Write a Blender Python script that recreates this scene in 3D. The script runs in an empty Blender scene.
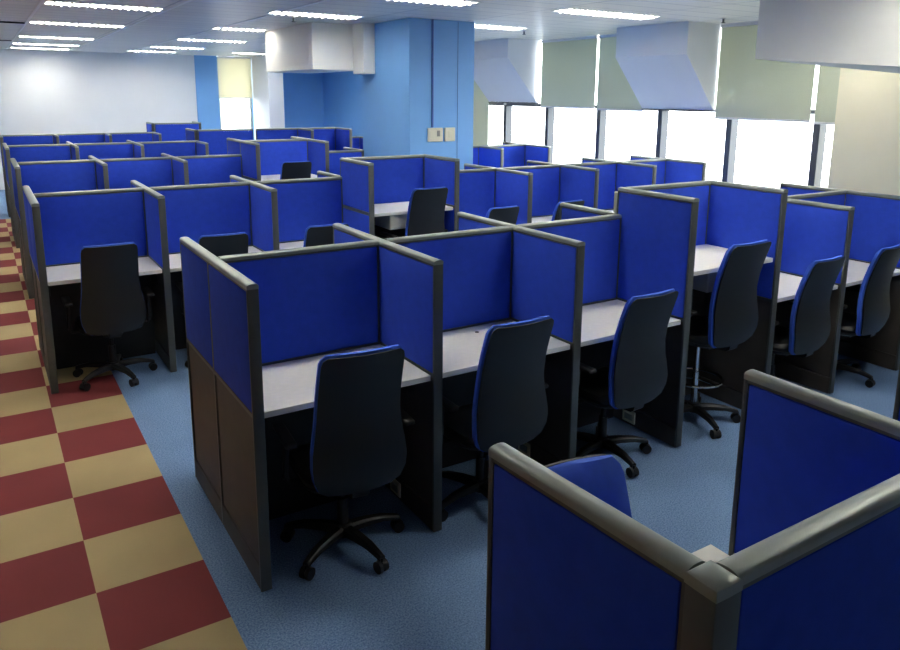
import bpy, bmesh, math, random
from mathutils import Vector, Matrix
random.seed(4)
S = bpy.context.scene
COL = S.collection
PI = math.pi

# ------------------------------------------------------------------ materials
MATS = {}
def lin(c):
    return tuple((v / 12.92 if v <= .04045 else ((v + .055) / 1.055) ** 2.4) for v in [x / 255. for x in c]) + (1,)

def mat(name, rgb, rough=.6, metal=0., noise=0., nscale=60., bump=0., bscale=300., spec=.5, sheen=0.):
    m = bpy.data.materials.new(name); m.use_nodes = True
    nt = m.node_tree; b = nt.nodes['Principled BSDF']
    b.inputs['Base Color'].default_value = lin(rgb)
    b.inputs['Roughness'].default_value = rough
    b.inputs['Metallic'].default_value = metal
    b.inputs['Specular IOR Level'].default_value = spec
    if sheen: b.inputs['Sheen Weight'].default_value = sheen
    tc = nt.nodes.new('ShaderNodeTexCoord')
    if noise:
        n = nt.nodes.new('ShaderNodeTexNoise'); n.inputs['Scale'].default_value = nscale; n.inputs['Detail'].default_value = 4
        nt.links.new(tc.outputs['Object'], n.inputs['Vector'])
        mp = nt.nodes.new('ShaderNodeMapRange'); mp.inputs['From Min'].default_value = .3; mp.inputs['From Max'].default_value = .7
        mp.inputs['To Min'].default_value = 1 - noise; mp.inputs['To Max'].default_value = 1 + noise
        nt.links.new(n.outputs['Fac'], mp.inputs['Value'])
        mx = nt.nodes.new('ShaderNodeMix'); mx.data_type = 'RGBA'; mx.blend_type = 'MULTIPLY'; mx.inputs['Factor'].default_value = 1
        mx.inputs['A'].default_value = lin(rgb)
        nt.links.new(mp.outputs['Result'], mx.inputs['B'])
        nt.links.new(mx.outputs['Result'], b.inputs['Base Color'])
    if bump:
        n2 = nt.nodes.new('ShaderNodeTexNoise'); n2.inputs['Scale'].default_value = bscale; n2.inputs['Detail'].default_value = 3
        nt.links.new(tc.outputs['Object'], n2.inputs['Vector'])
        bp = nt.nodes.new('ShaderNodeBump'); bp.inputs['Strength'].default_value = bump; bp.inputs['Distance'].default_value = .002
        nt.links.new(n2.outputs['Fac'], bp.inputs['Height']); nt.links.new(bp.outputs['Normal'], b.inputs['Normal'])
    MATS[name] = m
    return m

FABRIC = mat('panel blue fabric', (42, 72, 188), .9, noise=.06, nscale=25, bump=.25, bscale=900, spec=.2)
CHAIRBLUE = mat('chair blue fabric', (66, 104, 214), .8, noise=.05, nscale=30, bump=.2, bscale=900, spec=.3)
FRAME = mat('grey painted aluminium', (84, 87, 85), .42, metal=.25, noise=.04, nscale=40, spec=.5)
CAP = mat('brushed grey capping', (140, 146, 139), .36, metal=.4, noise=.04, nscale=30, spec=.5)
PALE = mat('pale grey post cover', (196, 200, 186), .5, noise=.03)
LAM = mat('brown grey laminate', (72, 66, 61), .6, noise=.10, nscale=12, bump=.05)
TOPW = mat('pale grey desk laminate', (242, 240, 228), .42, noise=.03, nscale=35)
DRAWM = mat('beige desk drawer', (186, 184, 170), .5, noise=.03)
BLACK = mat('black moulded plastic', (22, 21, 20), .42, noise=.08, nscale=20, bump=.12, bscale=500, spec=.5)
BLACKB = mat('black chair back cover', (21, 20, 18), .44, noise=.08, nscale=9, bump=.15, bscale=700, spec=.5)
DARK = mat('dark steel', (38, 38, 38), .5, noise=.05)
CHROME = mat('chrome', (220, 220, 220), .14, metal=1., noise=.02)
WHITE = mat('white wall paint', (238, 240, 242), .7, noise=.012, nscale=3, bump=.05, bscale=80)
DUCTW = mat('white duct paint', (242, 243, 238), .6, noise=.015, nscale=4)
DUCTG = mat('lavender white casing paint', (226, 228, 232), .6, noise=.012, nscale=4)
BEIGE = mat('cream wall paint', (240, 232, 204), .65, noise=.02, nscale=3)
BLUEW = mat('sky blue wall paint', (116, 172, 230), .5, noise=.02, nscale=4)
CEILW = mat('white fixture enamel', (225, 226, 226), .4, noise=.01)
MULL = mat('grey window metal', (74, 78, 84), .45, metal=.2, noise=.03)
SWITCH = mat('cream switch plastic', (226, 222, 196), .4, noise=.02)
SWDARK = mat('grey switch rocker', (150, 150, 140), .4, noise=.02)
GROOVE = mat('deep blue joint', (46, 84, 158), .6, noise=.02)
STRIP = mat('bright white ceiling strip', (250, 250, 248), .5, noise=.01)
BRASS = mat('dull sprinkler metal', (110, 110, 108), .4, metal=.6, noise=.05)

def mat_floor():
    m = bpy.data.materials.new('checkered and blue carpet'); m.use_nodes = True
    nt = m.node_tree; L = nt.links; N = nt.nodes.new; b = nt.nodes['Principled BSDF']
    g = N('ShaderNodeNewGeometry'); sep = N('ShaderNodeSeparateXYZ'); L.new(g.outputs['Position'], sep.inputs[0])
    def math_(op, a, bb, c=None):
        n = N('ShaderNodeMath'); n.operation = op
        for i, v in enumerate((a, bb, c)):
            if v is None: continue
            if isinstance(v, (int, float)): n.inputs[i].default_value = v
            else: L.new(v, n.inputs[i])
        return n.outputs[0]
    TS = .4111
    u = math_('FLOOR', math_('DIVIDE', math_('SUBTRACT', sep.outputs[0], -.1586), TS), 0)
    v = math_('FLOOR', math_('DIVIDE', math_('SUBTRACT', sep.outputs[1], -.5915), TS), 0)
    par = math_('MODULO', math_('ADD', math_('ADD', u, v), 200.), 2.)      # 1 -> maroon
    par = math_('GREATER_THAN', par, .5)
    inx = math_('MULTIPLY', math_('LESS_THAN', sep.outputs[0], -.1586), math_('LESS_THAN', sep.outputs[1], 10.1))
    def noise(scale, lo, hi, det=5):
        n = N('ShaderNodeTexNoise'); n.inputs['Scale'].default_value = scale; n.inputs['Detail'].default_value = det
        L.new(g.outputs['Position'], n.inputs['Vector'])
        r = N('ShaderNodeMapRange'); r.inputs['From Min'].default_value = .33; r.inputs['From Max'].default_value = .67
        r.inputs['To Min'].default_value = lo; r.inputs['To Max'].default_value = hi
        L.new(n.outputs['Fac'], r.inputs['Value']); return r.outputs['Result']
    def mixc(f, a, bb, mode='MIX'):
        n = N('ShaderNodeMix'); n.data_type = 'RGBA'; n.blend_type = mode
        for k, v in (('Factor', f), ('A', a), ('B', bb)):
            if isinstance(v, (tuple, int, float)): n.inputs[k].default_value = v
            else: L.new(v, n.inputs[k])
        return n.outputs['Result']
    tan, maroon = lin((184, 164, 120)), lin((126, 54, 56))
    chk = mixc(par, tan, maroon)
    blu = mixc(noise(140, 0, 1), lin((84, 112, 156)), lin((134, 164, 202)))
    col = mixc(inx, blu, chk)
    col = mixc(1., col, noise(420, .80, 1.18), 'MULTIPLY')
    col = mixc(1., col, noise(2.2, .93, 1.07, 2), 'MULTIPLY')
    L.new(col, b.inputs['Base Color'])
    b.inputs['Roughness'].default_value = .85; b.inputs['Specular IOR Level'].default_value = .25
    n = N('ShaderNodeTexNoise'); n.inputs['Scale'].default_value = 350; L.new(g.outputs['Position'], n.inputs['Vector'])
    bp = N('ShaderNodeBump'); bp.inputs['Strength'].default_value = .12; bp.inputs['Distance'].default_value = .003
    L.new(n.outputs['Fac'], bp.inputs['Height']); L.new(bp.outputs['Normal'], b.inputs['Normal'])
    return m

def mat_ceiling():
    m = bpy.data.materials.new('ceiling planks'); m.use_nodes = True
    nt = m.node_tree; L = nt.links; N = nt.nodes.new; b = nt.nodes['Principled BSDF']
    g = N('ShaderNodeNewGeometry')
    br = N('ShaderNodeTexBrick'); br.offset = 0.
    br.inputs['Scale'].default_value = 1.; br.inputs['Brick Width'].default_value = 1.035; br.inputs['Row Height'].default_value = .3
    br.inputs['Mortar Size'].default_value = .006; br.inputs['Mortar Smooth'].default_value = .2
    br.inputs['Color1'].default_value = lin((236, 234, 224)); br.inputs['Color2'].default_value = lin((229, 227, 218))
    br.inputs['Mortar'].default_value = lin((150, 152, 156))
    mp = N('ShaderNodeMapping'); mp.inputs['Location'].default_value = (.17, .06, 0)
    L.new(g.outputs['Position'], mp.inputs['Vector']); L.new(mp.outputs[0], br.inputs['Vector'])
    L.new(br.outputs['Color'], b.inputs['Base Color'])
    b.inputs['Roughness'].default_value = .42; b.inputs['Specular IOR Level'].default_value = .5
    return m

def mat_glass():
    m = bpy.data.materials.new('window glass'); m.use_nodes = True
    nt = m.node_tree; nt.nodes.clear(); N = nt.nodes.new; L = nt.links
    o = N('ShaderNodeOutputMaterial'); t = N('ShaderNodeBsdfTransparent'); t.inputs[0].default_value = (.96, .98, .98, 1)
    gl = N('ShaderNodeBsdfGlossy'); gl.inputs['Roughness'].default_value = .02
    mx = N('ShaderNodeMixShader'); mx.inputs[0].default_value = .05
    L.new(t.outputs[0], mx.inputs[1]); L.new(gl.outputs[0], mx.inputs[2]); L.new(mx.outputs[0], o.inputs[0])
    return m

def mat_blind(name, rgb, tr):
    m = bpy.data.materials.new(name); m.use_nodes = True
    nt = m.node_tree; nt.nodes.clear(); N = nt.nodes.new; L = nt.links
    o = N('ShaderNodeOutputMaterial'); d = N('ShaderNodeBsdfDiffuse'); t = N('ShaderNodeBsdfTranslucent')
    tc = N('ShaderNodeTexCoord'); n = N('ShaderNodeTexNoise'); n.inputs['Scale'].default_value = 90
    L.new(tc.outputs['Object'], n.inputs['Vector'])
    c = N('ShaderNodeMix'); c.data_type = 'RGBA'; c.inputs['A'].default_value = lin(rgb)
    c.inputs['B'].default_value = lin(tuple(int(v * .94) for v in rgb)); L.new(n.outputs['Fac'], c.inputs['Factor'])
    L.new(c.outputs['Result'], d.inputs[0]); L.new(c.outputs['Result'], t.inputs[0])
    mx = N('ShaderNodeMixShader'); mx.inputs[0].default_value = tr
    L.new(d.outputs[0], mx.inputs[1]); L.new(t.outputs[0], mx.inputs[2]); L.new(mx.outputs[0], o.inputs[0])
    return m

def mat_emit(name, rgb, s):
    m = bpy.data.materials.new(name); m.use_nodes = True
    nt = m.node_tree; nt.nodes.clear(); N = nt.nodes.new
    o = N('ShaderNodeOutputMaterial'); e = N('ShaderNodeEmission'); e.inputs[0].default_value = lin(rgb); e.inputs[1].default_value = s
    nt.links.new(e.outputs[0], o.inputs[0]); return m

FLOOR = mat_floor(); CEIL = mat_ceiling(); GLASS = mat_glass()
BLIND = mat_blind('grey green blind cloth', (206, 210, 190), .20)
BLINDC = mat_blind('cream blind cloth', (240, 236, 214), .42)
TUBE = mat_emit('lit fluorescent tube', (255, 252, 240), 42.)

# ------------------------------------------------------------------ mesh helpers
CACHE = {}
def boxbm(bm, x0, x1, y0, y1, z0, z1, bev=0., seg=1):
    r = bmesh.ops.create_cube(bm, size=1.)
    vs = r['verts']
    for v in vs:
        v.co.x = x0 + (v.co.x + .5) * (x1 - x0); v.co.y = y0 + (v.co.y + .5) * (y1 - y0); v.co.z = z0 + (v.co.z + .5) * (z1 - z0)
    if bev:
        es = list({e for v in vs for e in v.link_edges})
        bmesh.ops.bevel(bm, geom=es, offset=bev, segments=seg, affect='EDGES', profile=.5)
    return bm

def loft(bm, rings, cap=True):
    R = [[bm.verts.new(p) for p in ring] for ring in rings]
    n = len(R[0])
    for a, b in zip(R, R[1:]):
        for i in range(n): bm.faces.new((a[i], a[(i + 1) % n], b[(i + 1) % n], b[i]))
    if cap:
        bm.faces.new(list(reversed(R[0]))); bm.faces.new(R[-1])
    return bm

def prism(bm, poly, axis, a, b):
    """extrude a 2-D outline along an axis"""
    def P(p, t):
        if axis == 'x': return (t, p[0], p[1])
        if axis == 'y': return (p[0], t, p[1])
        return (p[0], p[1], t)
    return loft(bm, [[P(p, a) for p in poly], [P(p, b) for p in poly]])

def cyl(bm, p, q, r0, r1=None, n=12):
    p = Vector(p); q = Vector(q); r1 = r0 if r1 is None else r1
    d = (q - p).normalized(); a = d.orthogonal().normalized(); b = d.cross(a)
    return loft(bm, [[c + (a * math.cos(t) + b * math.sin(t)) * r for t in [2 * PI * i / n for i in range(n)]] for c, r in ((p, r0), (q, r1))])

def tube(bm, pts, r, n=10, closed=False):
    pts = [Vector(p) for p in pts]; rings = []; m = len(pts)
    up = Vector((0, 0, 1))
    for i, p in enumerate(pts):
        if closed: d = pts[(i + 1) % m] - pts[i - 1]
        else: d = pts[min(i + 1, m - 1)] - pts[max(i - 1, 0)]
        d.normalize(); a = d.cross(up)
        if a.length < 1e-3: a = d.cross(Vector((0, 1, 0)))
        a.normalize(); b = d.cross(a)
        rr = r[i] if isinstance(r, (list, tuple)) else r
        rings.append([p + (a * math.cos(t) + b * math.sin(t)) * rr for t in [2 * PI * k / n for k in range(n)]])
    if closed:
        R = [[bm.verts.new(q) for q in ring] for ring in rings]
        for k in range(m):
            A, B = R[k], R[(k + 1) % m]
            for i in range(n): bm.faces.new((A[i], A[(i + 1) % n], B[(i + 1) % n], B[i]))
        return bm
    return loft(bm, rings)

def mesh(name, bm, m, smooth=False):
    bmesh.ops.recalc_face_normals(bm, faces=bm.faces)
    me = bpy.data.meshes.new(name); bm.to_mesh(me); bm.free(); me.materials.append(m)
    if smooth:
        for p in me.polygons: p.use_smooth = True
        try: me.set_sharp_from_angle(angle=math.radians(40))
        except Exception: pass
    return me

def part(name, key, build, m, parent=None, loc=(0, 0, 0), rz=0., smooth=False):
    k = (name, key)
    if k not in CACHE:
        bm = bmesh.new(); build(bm); CACHE[k] = mesh(name, bm, m, smooth)
    o = bpy.data.objects.new(name, CACHE[k]); COL.objects.link(o)
    o.parent = parent; o.location = loc; o.rotation_euler = (0, 0, rz)
    return o

def thing(name, label, cat, loc=(0, 0, 0), rz=0., group=None):
    o = bpy.data.objects.new(name, None); COL.objects.link(o); o.empty_display_size = .1
    o.location = loc; o.rotation_euler = (0, 0, rz); o['label'] = label; o['category'] = cat
    if group: o['group'] = group
    return o
def tag(o, label, cat, group=None):
    o['label'] = label; o['category'] = cat
    if group: o['group'] = group
    return o
def struct(name, build, m, parent=None, smooth=False, loc=(0, 0, 0)):
    bm = bmesh.new(); build(bm)
    o = bpy.data.objects.new(name, mesh(name, bm, m, smooth)); COL.objects.link(o); o.parent = parent; o.location = loc
    if parent is None: o['kind'] = 'structure'
    return o
def sempty(name, loc=(0, 0, 0)):
    o = bpy.data.objects.new(name, None); COL.objects.link(o); o.location = loc; o['kind'] = 'structure'; return o

# ------------------------------------------------------------------ the room
ZC = 2.73; XW = 6.5; YB = 14.15; XL = -4.2; YF = -6.0
struct('floor', lambda bm: boxbm(bm, XL, XW, YF, YB, -.1, 0), FLOOR)

EXTRA = [(3.05, 4.05, -.75, 'added ceiling light brightening the hanging duct, out of frame'),  # unseen fixture, added to brighten the side of the duct
(-.15, .87, .15, 'ceiling light above the left end of the front row, out of frame'),
         (4.9, 5.9, 11.2, 'added unseen ceiling light in the far right corner behind the white duct'),  # added out of sight to lift the blue walls of the far corner
         (4.9, 5.9, 9.2, 'added ceiling light near the far window wall, hidden behind the white duct'),  # second unseen fixture added for the blue end of the window wall
(5.0, 6.1, .92, 'added ceiling light for the cream wall, tucked unseen behind the hanging duct'),  # extra fixture put in out of sight to light the cream wall
         (3.35, 4.35, 9.2, 'added ceiling light hidden behind the blue column'),  # invented fixture, concealed, lightens the back of the room
         (4.3, 5.3, 7.0, 'added unseen ceiling light behind the blue column, window side'),  # concealed fixture added as fill light for the area past the column
(-.15, .87, 2.60, 'ceiling light above the gap between front row and second row, out of frame'),
         (2.08, 3.10, .30, 'ceiling light above the middle of the front row, out of frame'),
         (2.08, 3.10, -1.90, 'ceiling light right of the nearest workstation, out of frame'),
         (-2.45, -1.43, 2.60, 'ceiling light over the checkered aisle near the second row, out of frame'),
         (-2.45, -1.43, 7.24, 'ceiling light over the checkered aisle further back, out of frame'),
         (-2.45, -1.43, 11.9, 'ceiling light over the aisle near the white back wall, out of frame')]
# lamps: x0, x1, y centre
LAMPS = [(-.15, .87, 4.93, 'first ceiling light of the left line, nearest, with bright zigzag louvre'),
         (-.15, .88, 7.24, 'second ceiling light from the front in the left line'),
         (-.14, .87, 9.95, 'third ceiling light from the front in the left line'),
         (-.15, .87, 11.9, 'fourth ceiling light from the front in the left line, short thin bar'),
         (-.13, .85, 13.35, 'farthest ceiling light of the left line, close to the white back wall'),
         (1.84, 2.80, 4.50, 'louvred ceiling light just in front of the white duct on the blue column'),
         (1.87, 2.52, 6.74, 'short ceiling light partly hidden behind the white duct'),
         (1.91, 2.98, 9.10, 'long thin ceiling light left of the white duct, in the middle line'),
         (1.96, 2.90, 11.4, 'thin ceiling light left of the white duct, second farthest of the middle line'),
         (1.86, 2.75, 13.0, 'farthest light of the middle line, beside the blue strip of back wall'),
         (3.74, 4.60, 12.45, 'ceiling light in front of the cream blind of the far window'),
         (2.08, 3.10, 2.74, 'louvred ceiling light cut by the top edge above the blue column'),
         (4.07, 5.30, 2.65, 'long louvred ceiling light in front of the grey green window blinds'),
         (4.00, 5.03, 4.52, 'louvred ceiling light just right of the blue column')]
LAMPS += EXTRA
HW = .125
def ceil(bm):
    xs = sorted({XL, XW, *[a for l in LAMPS for a in l[:2]]}); ys = sorted({YF, YB, *[l[2] + s * HW for l in LAMPS for s in (-1, 1)]})
    V = {}
    def v(x, y):
        if (x, y) not in V: V[(x, y)] = bm.verts.new((x, y, ZC))
        return V[(x, y)]
    for xa, xb in zip(xs, xs[1:]):
        for ya, yb in zip(ys, ys[1:]):
            cx, cy = (xa + xb) / 2, (ya + yb) / 2
            if any(l[0] < cx < l[1] and abs(cy - l[2]) < HW for l in LAMPS): continue
            bm.faces.new((v(xa, ya), v(xa, yb), v(xb, yb), v(xb, ya)))
struct('ceiling', ceil, CEIL)
struct('ceiling_slab', lambda bm: boxbm(bm, XL, XW, YF, YB, ZC + .16, ZC + .3), WHITE)
n = 0
for x in (-.175, .93, 1.925):
    n += 1; struct('trim_%d' % n, lambda bm, x=x: boxbm(bm, x - .014, x + .014, 1.2, YB, ZC - .006, ZC - .0005, .001), STRIP)
for y in (7.42, 11.15):
    n += 1; struct('trim_%d' % n, lambda bm, y=y: boxbm(bm, XL, -.19, y - .03, y + .03, ZC - .014, ZC - .0005, .003), DARK)

def lamp(x0, x1, yc, label):
    w = x1 - x0
    t = thing('ceiling_light', label, 'ceiling light', ((x0 + x1) / 2, yc, ZC), group='recessed fluorescent ceiling lights')
    k = round(w, 3); h = w / 2
    def housing(bm):
        boxbm(bm, -h, h, -HW, HW, .10, .105)
        for s in (-1, 1):
            boxbm(bm, -h, h, s * HW - .002 * (s > 0), s * HW + .002 * (s < 0), 0, .10)
            boxbm(bm, s * h - .002 * (s > 0), s * h + .002 * (s < 0), -HW, HW, 0, .10)
    part('housing', k, housing, CEILW, t)
    def rim(bm):
        for s in (-1, 1):
            boxbm(bm, -h - .012, h + .012, s * (HW + .001) - .008, s * (HW + .001) + .008, -.006, -.0005)
            boxbm(bm, s * (h + .001) - .008, s * (h + .001) + .008, -HW, HW, -.006, -.0005)
    part('frame', k, rim, CEILW, t)
    for s in (-1, 1):
        part('fluorescent_tube', k, lambda bm: cyl(bm, (-h + .03, 0, 0), (h - .03, 0, 0), .013, n=8), TUBE, t, (0, s * .058, .013))
    def louvre(bm):
        nn = int(w / .07)
        for i in range(1, nn):
            x = -h + w * i / nn
            prism(bm, [(x - .010, -.002), (x + .010, -.002), (x + .003, -.024), (x - .003, -.024)], 'y', -HW + .012, HW - .012)
        boxbm(bm, -h + .01, h - .01, -.004, .004, -.020, .02)
    part('louvre', k, louvre, CEILW, t)
for l in LAMPS: lamp(*l)

# back wall
WY0, WY1 = 3.87, 4.64
struct('wall_back', lambda bm: boxbm(bm, XL, 3.38, YB, YB + .2, 0, ZC + .1), WHITE)
struct('wall_back.001', lambda bm: boxbm(bm, 3.38, WY0, YB - .02, YB + .2, 0, ZC + .1), BLUEW)
struct('wall_back.002', lambda bm: boxbm(bm, WY0, WY1, YB, YB + .2, 0, .80), WHITE)
struct('wall_back.003', lambda bm: boxbm(bm, WY1, XW, YB - .02, YB + .2, 0, ZC + .1), BLUEW)
struct('wall_back.004', lambda bm: boxbm(bm, 4.645, 4.98, 13.0, YB - .021, 0, ZC - .001, .004), DUCTG)
w = sempty('window_1', ((WY0 + WY1) / 2, YB + .1, .80))
hw = (WY1 - WY0) / 2
def wf(bm):
    boxbm(bm, -hw, -hw + .05, -.04, .04, 0, 1.92); boxbm(bm, hw - .05, hw, -.04, .04, 0, 1.92)
    boxbm(bm, -hw + .05, hw - .05, -.04, .04, 0, .05); boxbm(bm, -hw + .05, hw - .05, -.04, .04, 1.87, 1.92)
struct('window_frame', wf, PALE, w)
struct('window_pane', lambda bm: boxbm(bm, -hw + .05, hw - .05, -.004, .004, .05, 1.87), GLASS, w)

# window wall
YW0, YW1 = 1.20, 8.35
struct('wall_right', lambda bm: boxbm(bm, XW, XW + .3, YW0, YW1, 0, .75), DUCTW)
struct('wall_right.001', lambda bm: boxbm(bm, XW - .12, XW + .3, YW1, YB, 0, ZC + .1), BLUEW)
struct('wall_right.002', lambda bm: boxbm(bm, XW - .10, XW + .3, YF, YW0, 0, ZC + .1), BEIGE)
struct('wall_left', lambda bm: boxbm(bm, XL - .2, XL, YF, YB, 0, ZC + .1), WHITE)
struct('wall_front', lambda bm: boxbm(bm, XL, XW, YF - .2, YF, 0, ZC + .1), WHITE)
mull = [8.35, 6.90, 5.83, 4.71, 3.60, 2.56, 1.49, YW0 + .03]
for i, (ya, yb) in enumerate(zip(mull, mull[1:])):
    w = sempty('window_%d' % (i + 2), (XW + .06, (ya + yb) / 2, .75)); h = (ya - yb) / 2
    def fr(bm, h=h):
        boxbm(bm, -.05, .07, h - .075, h - .002, 0, 1.01); boxbm(bm, .05, .07, -h + .002, h - .075, 0, .05)
        boxbm(bm, -.05, .07, -h + .002, h - .075, 1.0, 1.045); boxbm(bm, .05, .07, -h + .002, h - .002, 1.95, 1.98)
    struct('window_frame', fr, MULL, w)
    struct('window_pane', lambda bm, h=h: boxbm(bm, .062, .067, -h + .004, h - .004, .05, 1.95), GLASS, w)
w = struct('window_sill', lambda bm: boxbm(bm, XW - .02, XW + .10, YW0, YW1, .75, .765, .003), PALE)
w.name = 'trim_9'

# roller blinds
def blind(yc, width, zb, label, m=BLIND, x=XW - .035, along='y'):
    h = width / 2
    t = thing('roller_blind', label, 'blind', (x, yc, zb) if along == 'y' else (yc, x, zb), 0 if along == 'y' else PI / 2, group='roller blinds on the windows')
    H = ZC - zb
    part('blind_cloth', (round(width, 3), round(zb, 3), along), lambda bm: boxbm(bm, -.001, .001, -h, h, .01, H - .03), m, t)
    part('bottom_bar', (round(width, 3), along), lambda bm: boxbm(bm, -.008, .008, -h, h, -.008, .018, .003), CEILW, t)
    part('roller', (round(width, 3), along), lambda bm: cyl(bm, (0, -h, 0), (0, h, 0), .022), CEILW, t, (0, 0, H - .024))
def bl(y1, y0, zb, label, **k): blind((y0 + y1) / 2, y1 - y0, zb, label, **k)
bl(8.33, 7.26, .80, 'grey green blind drawn nearly to the sill, half hidden behind the blue column')
bl(5.89, 4.71, 1.75, 'grey green roller blind between the two slanted casings, left one')
bl(4.665, 3.81, 1.735, 'grey green roller blind just left of the wider slanted casing')
bl(2.685, 1.505, 1.675, 'broad grey green blind between slanted casing and hanging duct')
bl(1.46, 1.215, 1.66, 'narrow strip of blind next to the cream wall')
blind((WY0 + WY1) / 2, WY1 - WY0 - .02, 1.81, 'cream blind half lowered over the far back window', m=BLINDC, x=YB - .04, along='x')

# slanted casings against the windows
def casing(x0, y0, y1, zk, zb, label):
    t = thing('slanted_casing', label, 'duct casing', (XW - .04, (y0 + y1) / 2, zb), group='slanted casings on the window wall')
    h = (y1 - y0) / 2; a = x0 - (XW - .04)
    part('casing', (x0, y0), lambda bm: prism(bm, [(a, ZC - zb - .0005), (a, zk - zb), (-.02, 0), (.02, 0), (.02, ZC - zb - .0005)], 'y', -h, h), DUCTG, t)
    part('bottom_edge', (x0, y0), lambda bm: boxbm(bm, -.03, .025, -h, h, -.02, -.001), MULL, t)
casing(5.93, 2.70, 3.80, 2.38, 1.765, 'wide slanted pale casing in the middle of the window wall')
casing(5.88, 5.96, 7.22, 2.46, 1.815, 'slanted pale casing beside the blue column, partly hidden by it')

# hanging duct at top right
def bigduct(bm):
    t = ZC - .0005
    P = [(4.206, .559, 2.20), (XW - .101, .559, 2.13), (XW - .101, -1.6, 2.02), (4.206, -1.6, 2.03)]
    B = [bm.verts.new(p) for p in P]; T = [bm.verts.new((p[0], p[1], t)) for p in P]
    bm.faces.new(B); bm.faces.new(T)
    for i in range(4): bm.faces.new((B[i], B[(i + 1) % 4], T[(i + 1) % 4], T[i]))
bm = bmesh.new(); bigduct(bm)
o = bpy.data.objects.new('hanging_duct', mesh('hanging_duct', bm, DUCTW)); COL.objects.link(o)
tag(o, 'big white boxed duct hanging from the ceiling in front of the cream wall', 'duct')

# column, its switches, the ducts on it
CX0, CX1, CY0, CY1 = 3.25, 4.10, 4.177, 5.37
struct('wall_column', lambda bm: boxbm(bm, CX0, CX1, CY0, CY1, 0, ZC - .001, .004), BLUEW)
struct('trim_7', lambda bm: boxbm(bm, 3.872, 3.878, CY0 - .002, CY0 - .0002, 0, ZC - .01), GROOVE)
o = struct('conduit', lambda bm: boxbm(bm, -.011, .011, -.014, 0, 0, ZC - 1.56 - .002, .003), GROOVE, loc=(3.54, CY0 - .0005, 1.56))
del o['kind']; tag(o, 'thin blue conduit running from ceiling down to the switches', 'conduit')
t = thing('light_switch', 'wide cream double switch plate on the blue column, left one', 'light switch', (3.575, CY0 - .001, 1.40))
part('plate', 'a', lambda bm: boxbm(bm, -.098, .098, -.022, 0, 0, .155, .006, 2), SWITCH, t)
part('rocker', 'a', lambda bm: boxbm(bm, -.028, .028, -.028, -.0225, .045, .115, .002), SWITCH, t, (-.05, 0, 0))
part('rocker', 'b', lambda bm: boxbm(bm, -.02, .02, -.028, -.0225, .06, .125, .002), SWDARK, t, (.035, 0, 0))
t = thing('light_switch', 'single narrow switch plate on the blue column, right one', 'light switch', (3.768, CY0 - .001, 1.40))
part('plate', 'b', lambda bm: boxbm(bm, -.068, .068, -.022, 0, 0, .155, .006, 2), SWITCH, t)
part('rocker', 'c', lambda bm: boxbm(bm, -.022, .022, -.028, -.0225, .045, .115, .002), SWITCH, t)
def duct(x0, x1, y0, y1, zb, label):
    o = part('air_duct', (x0, y0), lambda bm: boxbm(bm, x0, x1, y0, y1, zb, ZC - .0005, .006, 2), DUCTW)
    return tag(o, label, 'duct')
t = thing('air_duct', 'large white boxed duct hung beside the blue column', 'duct', (2.59, 5.30, 2.20))
part('casing', 'duct1', lambda bm: boxbm(bm, 0, 3.249 - 2.59, 0, 1.66, 0, ZC - 2.2005, .006, 2), DUCTW, t)
part('access_panel', 'duct1', lambda bm: boxbm(bm, -.004, .001, .12, .95, .06, .44, .002), DUCTW, t)
duct(3.10, 3.249, 5.0, 5.295, 2.155, 'slim white duct box fixed between big duct and blue column')

for x, y, lb in ((2.207, 4.85, 'small sprinkler head on the ceiling by the white duct'), (5.242, 4.75, 'small sprinkler head on the ceiling near the left window blinds'), (5.96, 2.27, 'small sprinkler head on the ceiling left of the hanging duct')):
    t = thing('sprinkler', lb, 'sprinkler', (x, y, ZC - .001), group='ceiling sprinklers')
    part('pipe', 0, lambda bm: cyl(bm, (0, 0, -.045), (0, 0, .04), .011), BRASS, t, smooth=True)
    part('escutcheon', 0, lambda bm: cyl(bm, (0, 0, -.008), (0, 0, 0), .035, .03, 16), CEILW, t, smooth=True)
    part('deflector', 0, lambda bm: cyl(bm, (0, 0, -.052), (0, 0, -.045), .022, n=12), BRASS, t, smooth=True)

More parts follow.
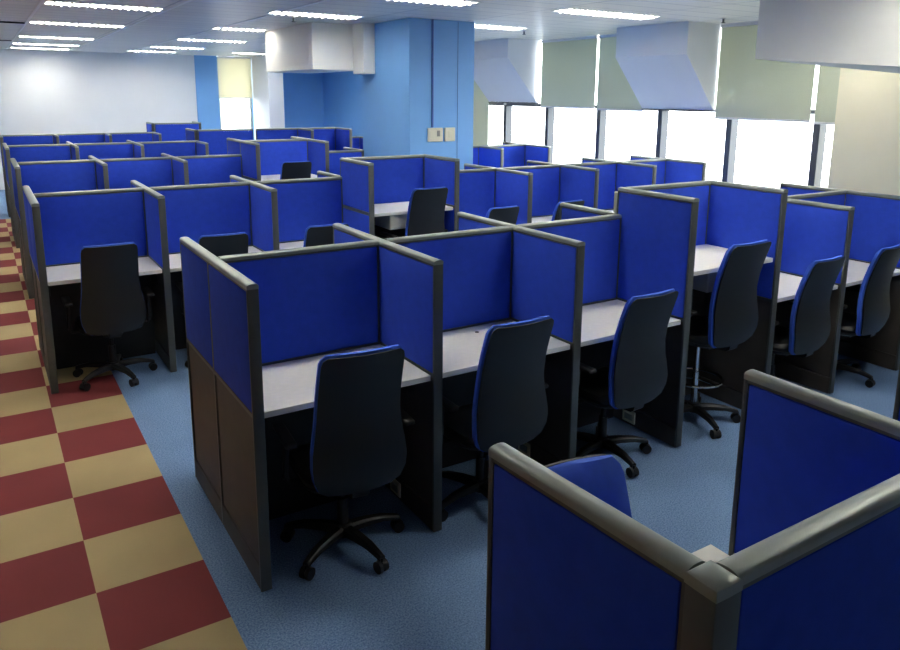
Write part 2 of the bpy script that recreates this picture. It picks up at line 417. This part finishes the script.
# ------------------------------------------------------------------ partitions
T = .042; H = 1.25; HT = 1.404; DZ = .742
def cap_profile(h, wd=.044, t=.020):
    """rounded capping section standing on height h (y, z)"""
    pts = [(-wd / 2, h - t)]
    for i in range(9):
        a = PI - PI * i / 8
        pts.append((math.cos(a) * wd / 2, h - .008 + math.sin(a) * .008))
    pts.append((wd / 2, h - t)); return pts
def screen(p, q, h, label, free0=False, free1=False, zf=.745, rail=None, z0cap=0., z1cap=0., socket=None, cover=False, group='partition screens'):
    """one office screen from p to q; free ends carry an end post"""
    p = Vector(p); q = Vector(q); Lg = round((q - p).length, 3); ang = math.atan2(q.y - p.y, q.x - p.x)
    t = thing('partition_screen', label, 'partition', (p.x, p.y, 0), ang, group)
    key = (Lg, h, free0, free1, zf, rail, z0cap, z1cap)
    a = .013 if free0 else .008; b = Lg - (.013 if free1 else .008); hb = h - .020
    def frame(bm):
        boxbm(bm, 0 if not free0 else .010, a, -T / 2, T / 2, .012, hb); boxbm(bm, b, Lg if not free1 else Lg - .010, -T / 2, T / 2, .012, hb)
        boxbm(bm, a, b, -T / 2, T / 2, hb - .008, hb)
        boxbm(bm, a, b, -T / 2, T / 2, zf - .012, zf + .004)
        if rail: boxbm(bm, a, b, -T / 2, T / 2, rail - .012, rail + .012)
    part('frame', key, frame, FRAME, t)
    for f, x0, x1 in ((free0, 0, .010), (free1, Lg - .010, Lg)):
        if f: part('end_post', (key, x0), lambda bm: boxbm(bm, x0, x1, -T / 2 - .001, T / 2 + .001, .008, hb, .003, 2), FRAME, t, smooth=True)
    part('top_cap', key, lambda bm: prism(bm, cap_profile(h), 'x', -z0cap, Lg + z1cap), CAP, t, smooth=True)
    zz = [(zf + .006, rail - .014), (rail + .014, hb - .010)] if rail else [(zf + .006, hb - .010)]
    for c, d in zz:
        part('fabric_panel', (key, c), lambda bm: boxbm(bm, a + .002, b - .002, -T / 2 - .001, T / 2 + .001, c, d, .006, 2), FABRIC, t, smooth=True)
    part('lower_panel', key, lambda bm: boxbm(bm, a + .003, b - .003, -T / 2 + .006, T / 2 - .006, .115, zf - .014, .003), LAM, t)
    part('kick_plate', key, lambda bm: boxbm(bm, a + .001, b - .001, -T / 2 + .002, T / 2 - .002, .004, .112, .003), LAM, t)
    if socket:   # (distance along, side)
        s = part('socket_plate', socket[1], lambda bm: (boxbm(bm, -.05, .05, socket[1] * (T / 2 - .003) - .008, socket[1] * (T / 2 - .003) + .008, 0, .075, .003)), SWITCH, t, (socket[0], 0, .02))
        part('socket_face', socket[1], lambda bm: boxbm(bm, -.03, .03, socket[1] * (T / 2 + .006) - .002, socket[1] * (T / 2 + .006) + .002, .018, .056, .001), SWDARK, s)
    if cover:
        part('post_cover', 0, lambda bm: (boxbm(bm, -.027, -.002, -T / 2 - .002, T / 2 + .002, H + .001, HT - .03, .002), cyl(bm, (-.015, T / 2 + .0015, 1.32), (-.015, T / 2 + .004, 1.32), .004)), PALE, t)
    return t

def desk(x0, x1, ys, side, z, label, depth=.48, drawer=None):
    """worktop between two wings; ys = screen centre line, side=-1 towards -y"""
    w = x1 - x0 - T - .006
    t = thing('desk', label, 'desk', ((x0 + x1) / 2, ys + side * (T / 2 + .002), z - .026), 0 if side < 0 else PI, group='white desktops of the cubicles')
    k = (round(w, 3), depth)
    part('desktop', k, lambda bm: boxbm(bm, -w / 2, w / 2, -depth, 0, 0, .026, .003, 2), TOPW, t)
    for s in (-1, 1):
        part('bracket', 0, lambda bm: (boxbm(bm, -.002, .002, -.36, -.03, -.10, -.001), boxbm(bm, -.015, .015, -.36, -.03, -.005, -.001)), DARK, t, (s * (w / 2 - .018), 0, 0))
    part('modesty_panel', (k, z), lambda bm: boxbm(bm, -w / 2 + .004, w / 2 - .004, -.022, -.004, -z + .03, -.003), DARK, t)
    if drawer:
        d0, d1 = drawer
        dd = part('drawer', (round(d0 - x0, 3), round(d1 - d0, 3)), lambda bm: boxbm(bm, 0, d1 - d0, -.44, -.06, -.125, -.001, .003), DRAWM, t, (d0 - (x0 + x1) / 2, 0, 0))
        part('drawer_front', round(d1 - d0, 3), lambda bm: boxbm(bm, .005, d1 - d0 - .005, -.446, -.441, -.12, -.006, .001), DRAWM, dd)
    return t

# ------------------------------------------------------------------ chairs
BK = [(.385, -.238), (.41, -.246), (.46, -.256), (.51, -.258), (.57, -.250), (.63, -.244), (.70, -.245), (.78, -.258), (.85, -.277), (.91, -.297), (.945, -.309), (.965, -.317), (.978, -.322)]
WD = [.26, .335, .376, .388, .380, .360, .342, .336, .334, .332, .330, .320, .286]
def backloft(bm, off0, off1, grow=0., bulge=.012, ztrim=0.):
    n = 14; rings = []
    K = len(BK)
    for i, ((z, y), wd) in enumerate(zip(BK, WD)):
        w = wd / 2 + grow
        zz = z + (ztrim if i == K - 1 else (-ztrim if i == 0 else 0))
        ring = []
        for s in range(n + 1):
            u = -1 + 2 * s / n
            edge = (1 - abs(u) ** 6)
            ring.append((u * w, y + off0 + .022 * u * u - 0, zz))
        for s in range(n, -1, -1):
            u = -1 + 2 * s / n
            th = (off1 - off0) * (.45 + .55 * (1 - abs(u) ** 5))
            th *= {0: .75, K - 2: .85, K - 1: .45}.get(i, 1)
            ring.append((u * w * .985, y + off0 + .022 * u * u + th, zz))
        rings.append(ring)
    return loft(bm, rings)
def chair(x, y, face, legs, label, lift=0., stool=False, group='office chairs'):
    t = thing('office_chair', label, 'chair', (x, y, 0), face, group)
    tl = (0, 0, lift)
    part('backrest', 0, lambda bm: backloft(bm, -.016, .004), BLACKB, t, tl, smooth=True)
    part('back_cushion', 0, lambda bm: backloft(bm, .0045, .05, grow=.003, ztrim=.006), CHAIRBLUE, t, tl, smooth=True)
    part('back_support', 0, lambda bm: (prism(bm, [(-.24, .36), (-.255, .42), (-.262, .50), (-.256, .50), (-.236, .41), (-.10, .350), (-.10, .335), (-.22, .345)], 'x', -.035, .035)), BLACK, t, tl)
    def seat(bm):
        rings = []
        for z, g in ((.362, -.04), (.375, -.012), (.395, 0)):
            ring = []
            for i in range(28):
                a = 2 * PI * i / 28; c, s = math.cos(a), math.sin(a)
                ex = .5
                ring.append(((.205 + g) * math.copysign(abs(c) ** ex, c), -.01 + (.205 + g) * math.copysign(abs(s) ** ex, s), z))
            rings.append(ring)
        loft(bm, rings)
    part('seat', 0, seat, BLACK, t, tl, smooth=True)
    def cush(bm):
        rings = []
        for z, g in ((.3955, -.004), (.415, 0), (.432, -.012), (.438, -.04)):
            ring = []
            for i in range(28):
                a = 2 * PI * i / 28; c, s = math.cos(a), math.sin(a)
                ring.append(((.203 + g) * math.copysign(abs(c) ** .5, c), -.01 + (.203 + g) * math.copysign(abs(s) ** .5, s), z - (.012 if s > .8 else 0)))
            rings.append(ring)
        loft(bm, rings)
    part('seat_cushion', 0, cush, BLACK, t, tl, smooth=True)
    for s in (-1, 1):
        a = part('armrest', s, lambda bm: tube(bm, [(s * .18, -.03, .372), (s * .235, -.03, .372), (s * .248, -.035, .40), (s * .248, -.045, .50), (s * .248, -.05, .573)], [.012, .013, .014, .014, .012], 8), BLACK, t, tl, smooth=True)
        part('arm_pad', s, lambda bm: boxbm(bm, s * .248 - .024, s * .248 + .024, -.16, .07, .574, .596, .009, 3), BLACK, a, smooth=True)
    part('tilt_mechanism', 0, lambda bm: (boxbm(bm, -.06, .06, -.12, .09, .325, .361, .008, 2), cyl(bm, (.05, .02, .345), (.17, .02, .342), .006, n=8)), BLACK, t, tl)
    zt = .325 + lift
    cm = CHROME if stool else BLACK
    g = part('gas_lift', (stool, lift), lambda bm: (cyl(bm, (0, 0, .09), (0, 0, .09 + (zt - .09) * .6), .024 if not stool else .02, n=14), cyl(bm, (0, 0, .09 + (zt - .09) * .6), (0, 0, zt), .014, n=12)), cm, t, smooth=True)
    if stool: g['label'] = 'chrome gas lift'
    part('base_hub', 0, lambda bm: cyl(bm, (0, 0, .062), (0, 0, .115), .042, .034, 16), BLACK, t, smooth=True)
    for k in range(5):
        lg = part('leg', 0, lambda bm: loft(bm, [[(r, yy * w, z + zz * hh) for yy, zz in ((-1, -1), (1, -1), (1, .4), (.6, 1), (-.6, 1), (-1, .4))] for r, w, hh, z in ((.03, .026, .018, .088), (.10, .023, .016, .092), (.18, .019, .013, .088), (.235, .016, .011, .075), (.262, .014, .010, .066))]), BLACK, t, (0, 0, 0), legs - face + k * 2 * PI / 5, smooth=True)
        def caster(bm):
            for s in (-1, 1): cyl(bm, (.262 - .008, s * .006, .026), (.262 - .008, s * .022, .026), .026, n=16)
            prism(bm, [(.262 + .027 * math.cos(a) - .008, .026 + .030 * math.sin(a)) for a in [PI * i / 8 for i in range(9)]], 'y', -.005, .005)
            cyl(bm, (.262, 0, .05), (.262, 0, .066), .007, n=8)
        part('caster', 0, caster, BLACK, lg, smooth=True)
    if stool:
        R = .155; zr = .27
        fr = part('foot_ring', 0, lambda bm: (tube(bm, [(R * math.cos(a), R * math.sin(a), zr) for a in [2 * PI * i / 32 for i in range(32)]], .0085, 8, closed=True),
             [cyl(bm, (.02 * math.cos(a), .02 * math.sin(a), zr - .002), (R * math.cos(a), R * math.sin(a), zr), .005, n=6) for a in (PI / 6, PI * 5 / 6, PI * 3 / 2)]), CHROME, t, smooth=True)
        fr['label'] = 'chrome foot ring'
    return t

# ------------------------------------------------------------------ rows of cubicles
ORD = ['first', 'second', 'third', 'fourth', 'fifth', 'sixth', 'seventh', 'eighth', 'ninth']
def row(rowname, xs, y, d, front=(), back=(), spines=(), tall_f=(), tall_b=(), tall_s=(), rail=(), sockets=(), cover=(), last=None, fr_tall_zf=.745):
    g = 'partition screens of the ' + rowname
    n = len(xs)
    for k in spines:
        if isinstance(k, tuple): xa, xb, kk = k
        else: xa, xb, kk = xs[k], xs[k + 1], k
        h = HT if kk in tall_s else H
        lb = '%s back screen of the %s cubicle from the left, %s' % ('raised blue' if h == HT else 'blue', ORD[kk], rowname)
        screen((xa + T / 2 + .001, y), (xb - T / 2 - .001, y), h, lb, group=g, free1=(kk == last))
    for k in front:
        h = HT if k in tall_f else H
        if k == 0: w = 'left end side screen facing the checkered aisle, front half'
        elif k == n - 1: w = 'rightmost side screen, front half'
        else: w = 'side screen between cubicles %s and %s, front half' % (ORD[k - 1], ORD[k])
        screen((xs[k], y + T / 2), (xs[k], y - d), h, ('tall ' if h == HT else '') + 'blue ' + w + ', ' + rowname, free1=True, group=g,
               rail=1.0 if k in rail else None, socket=(T / 2 + .165, -1) if k in sockets else None, z0cap=0, cover=(k in cover))
    for k in back:
        h = HT if k in tall_b else H
        if k == 0: w = 'left end side screen by the aisle, rear half'
        else: w = 'side screen stub behind the %s divider from the left, rear half' % ORD[k]
        screen((xs[k], y + T / 2 + .001), (xs[k], y + d), h, ('tall ' if h == HT else '') + 'blue ' + w + ', ' + rowname, free1=True, group=g)

A = [0, .7834, 1.5679, 2.3489, 3.1074, 3.818, 4.6325]
B = [-.5298, .2081, .983, 1.7598, 2.5487, 3.3235, 4.1136, 4.8826, 5.6248]
Cx = [-.5146, .2174, .9685, 1.7203, 2.5102, 3.215]
Dx = [-.5097, .2521, 1.0322, 1.87, 2.72, 3.42, 4.04, 4.47]
Ex = [-.5, .26, 1.03, 1.80, 2.60]
RA, RB, RC, RD, RE = 'front row', 'second row', 'third row', 'fourth row', 'farthest row'
row(RA, A, 0, .5265, front=range(7), back=(0, 1, 2, 3, 6), spines=range(6), tall_f=(3, 4), tall_s=(3,), sockets=(1, 2, 3), cover=(3,))
row(RB, B, 2.6199, .5278, front=range(9), back=(0, 1, 2, 3, 5, 6, 7, 8), spines=range(8), tall_f=(3, 4), tall_s=(3,), rail=(3, 4))
row(RC, Cx, 5.2919, .5503, front=range(5), back=(0, 1, 2, 3, 4, 5), spines=(0, 1, 2, 3, 4), tall_f=(3, 4), tall_b=(3, 4), tall_s=(3,), rail=(3,))
row(RD, Dx, 8.0143, .5604, front=(0, 1, 2, 3, 5, 6, 7), back=(0, 1, 2, 3), spines=range(7), tall_f=(5, 6), tall_b=(3,), tall_s=(3, 4, 5))
row(RE, Ex, 10.75, .53, front=(0, 1, 2, 3), back=(3, 4), spines=range(4), tall_b=(3, 4), tall_s=(3,))
# third row again, right of the column
yC = 5.2919; C6, C7 = 4.95, 5.74
gc = 'partition screens right of the column'
screen((CX1 + .03, yC), (C6 - T / 2 - .001, yC), H, 'blue back screen starting at the right side of the blue column', group=gc)
screen((C6 + T / 2 + .001, yC), (C7 - T / 2 - .001, yC), H, 'blue back screen of the cubicle nearest the window corner, right of the column', group=gc)
screen((C6, yC + T / 2), (C6, yC - .53), H, 'blue side screen right of the column, first one from it', free1=True, group=gc)
screen((C7, yC + T / 2), (C7, yC - .53), H, 'blue side screen near the far windows, second from the column', free1=True, group=gc)
screen((C7, yC + T / 2 + .001), (C7, yC + .53), H, 'stub of blue side screen sticking up behind, near far left window', free1=True, group=gc)

# nearest workstation at the bottom right
Z = [.054, .806, 1.563]; yZ = -2.495; dZ = .495
gz = 'partition screens of the nearest workstation'
screen((Z[0] + T / 2 + .009, yZ), (Z[1] - T / 2 - .001, yZ), H, 'closest blue screen, running off the bottom right corner', group=gz)
screen((Z[1] + T / 2 + .001, yZ), (Z[2] - T / 2 - .001, yZ), H, 'blue back screen of the neighbouring nearest cubicle, at the right frame edge', group=gz)
screen((Z[0] - .0015, yZ + T / 2 + .009), (Z[0] - .028, yZ + dZ), H, 'large blue side screen at bottom centre with rounded grey capping', free1=True, group=gz)
screen((Z[1], yZ + T / 2), (Z[1], yZ + dZ), H, 'blue side screen rising behind the small white desk corner, bottom right', free1=True, group=gz)
screen((Z[2], yZ + T / 2), (Z[2], yZ + dZ), H, 'sliver of blue side screen at the right edge, lower half', free1=True, group=gz)
t = thing('corner_post', 'square grey corner post joining the two closest screens, moulded cap', 'partition post', (Z[0], yZ, 0))
part('post', 0, lambda bm: boxbm(bm, -T / 2 - .007, T / 2 + .007, -T / 2 - .007, T / 2 + .007, .005, H - .020, .004, 2), FRAME, t, smooth=True)
def pcap(bm):
    R = []
    for z, g in ((H - .0195, .0285), (H - .008, .0285), (H - .003, .027), (H + .0003, .022), (H + .0012, .012), (H + .0014, .004)):
        R.append([(a * g, b * g, z) for a, b in ((-1, -1), (0, -1.02), (1, -1), (1.02, 0), (1, 1), (0, 1.02), (-1, 1), (-1.02, 0))])
    loft(bm, R)
part('post_cap', 0, pcap, CAP, t, smooth=True)
desk(Z[0], Z[1], yZ, 1, DZ, 'small visible white desk corner enclosed by the closest screens', depth=.525)
desk(Z[1], Z[2], yZ, 1, DZ, 'white desk of the neighbouring nearest cubicle at the right frame edge')

# desks
for k in range(6):
    if k == 3: continue
    dk = desk(A[k], A[k + 1], 0, -1, DZ, 'white desk in the %s cubicle from the left, front row' % ORD[k])
    if k == 1: part('cable_hole', 0, lambda bm: cyl(bm, (0, 0, 0), (0, 0, .0015), .011, n=14), DARK, dk, (1.262 - (A[1] + A[2]) / 2, -.09, .026))
desk(A[3], A[4], 0, -1, 1.0, 'raised white desk with hanging drawer inside the tall cubicle, front row', drawer=(A[3] + .22, A[4] - .15))
for k in range(8):
    if k == 3: continue
    desk(B[k], B[k + 1], 2.6199, -1, DZ, 'white desk in the %s cubicle from the left, second row' % ORD[k])
desk(B[3], B[4], 2.6199, -1, 1.0, 'raised white desk with drawer in the tall cubicle left of the column', drawer=(B[3] + .19, B[4] - .12))
desk(Cx[0], Cx[1], yC, -1, DZ, 'tiny visible end of white desk beside the aisle, third row')
desk(Cx[3], Cx[4], yC, -1, 1.0, 'raised white desk with black chair in the tall cubicle, third row')

# chairs
R_ = math.radians
def ch(hx, hy, tx, ty, leg, label, **k):
    """hub position and the middle of the top of the back"""
    a = math.atan2(ty - hy, tx - hx); chair(hx, hy, a + PI / 2, R_(leg), label, **k)
def c2(x, y, rot, leg, label, **k): chair(x, y, R_(rot), R_(leg), label, **k)
c2(.385, -.395, -5.7, 283, 'black high-back swivel chair at the left end desk, front row')
c2(1.10, -.400, -.5, 262, 'black swivel chair with blue edge, second cubicle of the front row')
c2(1.92, -.366, 1.8, 265, 'black swivel chair in the third cubicle, left of the tall cubicle, front row')
c2(2.715, -.313, .7, 250, 'tall black drafting chair with chrome foot ring at the raised desk', lift=.163, stool=True)
c2(3.42, -.340, 2.2, 240, 'black swivel chair just right of the tall cubicle, front row')
c2(4.125, -.335, 5, 280, 'black swivel chair cut by the right frame edge, front row')
c2(-.156, 2.225, 0, 290, 'black swivel chair on the checkered carpet edge, second row')
c2(.57, 2.22, -2, 270, 'black chair back showing behind the left end of the front row')
c2(1.32, 2.22, 0, 250, 'black chair back behind the second divider of the front row')
c2(2.23, 2.31, 3, 270, 'tall black chair at the raised desk in front of the column', lift=.205, stool=True)
c2(2.95, 2.30, 5, 260, 'dark chair back in the cubicle just right of the raised desk, second row')
c2(3.70, 2.30, 5, 260, 'dark chair back peeping above the front row, below the left windows')
c2(4.47, 2.30, 4, 260, 'bit of chair back left of the tall front row cubicle, second row')
c2(2.12, 4.96, 0, 270, 'black tall chair at the raised desk below the white duct, third row', lift=.215, stool=True)
c2(5.34, 4.90, 0, 270, 'small grey chair back near the far windows, right of the column')
c2(.398, -2.06, 176, 60, 'chair with bright blue rounded back tucked under the nearest desk')

# ------------------------------------------------------------------ light
W = bpy.data.worlds.new('World'); S.world = W; W.use_nodes = True
bg = W.node_tree.nodes['Background']; bg.inputs[0].default_value = (.96, .98, 1., 1); bg.inputs[1].default_value = 4.8
_nt = W.node_tree; _g = _nt.nodes.new('ShaderNodeTexCoord'); _s = _nt.nodes.new('ShaderNodeSeparateXYZ'); _r = _nt.nodes.new('ShaderNodeValToRGB')
_nt.links.new(_g.outputs['Generated'], _s.inputs[0])
_m = _nt.nodes.new('ShaderNodeMath'); _m.operation = 'MULTIPLY_ADD'; _m.inputs[1].default_value = .5; _m.inputs[2].default_value = .5
_nt.links.new(_s.outputs[2], _m.inputs[0]); _nt.links.new(_m.outputs[0], _r.inputs[0])
_r.color_ramp.elements[0].position = .40; _r.color_ramp.elements[0].color = (.20, .20, .20, 1)   # hazy ground outside
_r.color_ramp.elements[1].position = .50; _r.color_ramp.elements[1].color = (.96, .98, 1., 1)      # overcast sky
_nt.links.new(_r.outputs[0], bg.inputs[0])
def portal(loc, rot, sx, sy):
    l = bpy.data.lights.new('window_portal', 'AREA'); l.shape = 'RECTANGLE'; l.size = sx; l.size_y = sy; l.cycles.is_portal = True
    o = bpy.data.objects.new('window_portal', l); COL.objects.link(o); o.location = loc; o.rotation_euler = rot
portal((XW + .2, (YW0 + YW1) / 2, 1.74), (0, PI / 2, 0), 1.98, YW1 - YW0)
portal(((WY0 + WY1) / 2, YB + .25, 1.76), (-PI / 2, 0, 0), WY1 - WY0, 1.92)

# ------------------------------------------------------------------ camera
f_, cx_, cy_ = 744.3046, 450., 245.4025
yaw, pitch, roll = .5604, .1999, .0070
cyw, syw = math.cos(yaw), math.sin(yaw)
F = Vector((syw * math.cos(pitch), cyw * math.cos(pitch), -math.sin(pitch)))
Rr = Vector((cyw, -syw, 0)); U = Rr.cross(F)
R2 = Rr * math.cos(roll) + U * math.sin(roll); U2 = U * math.cos(roll) - Rr * math.sin(roll)
cam = bpy.data.cameras.new('camera'); co = bpy.data.objects.new('camera', cam); COL.objects.link(co)
co.matrix_world = Matrix(((R2.x, U2.x, -F.x, -.7780), (R2.y, U2.y, -F.y, -3.1007), (R2.z, U2.z, -F.z, 1.9226), (0, 0, 0, 1)))
cam.sensor_fit = 'HORIZONTAL'; cam.sensor_width = 36; cam.lens = f_ / 900 * 36
cam.shift_y = -(325 - cy_) / 900; cam.clip_start = .05
S.camera = co
S.view_settings.view_transform = 'Standard'; S.view_settings.look = 'None'; S.view_settings.gamma = 1.
S.view_settings.use_curve_mapping = False
S.view_settings.exposure = 1.34
S.cycles.use_denoising = True
S.cycles.max_bounces = 8; S.cycles.diffuse_bounces = 5
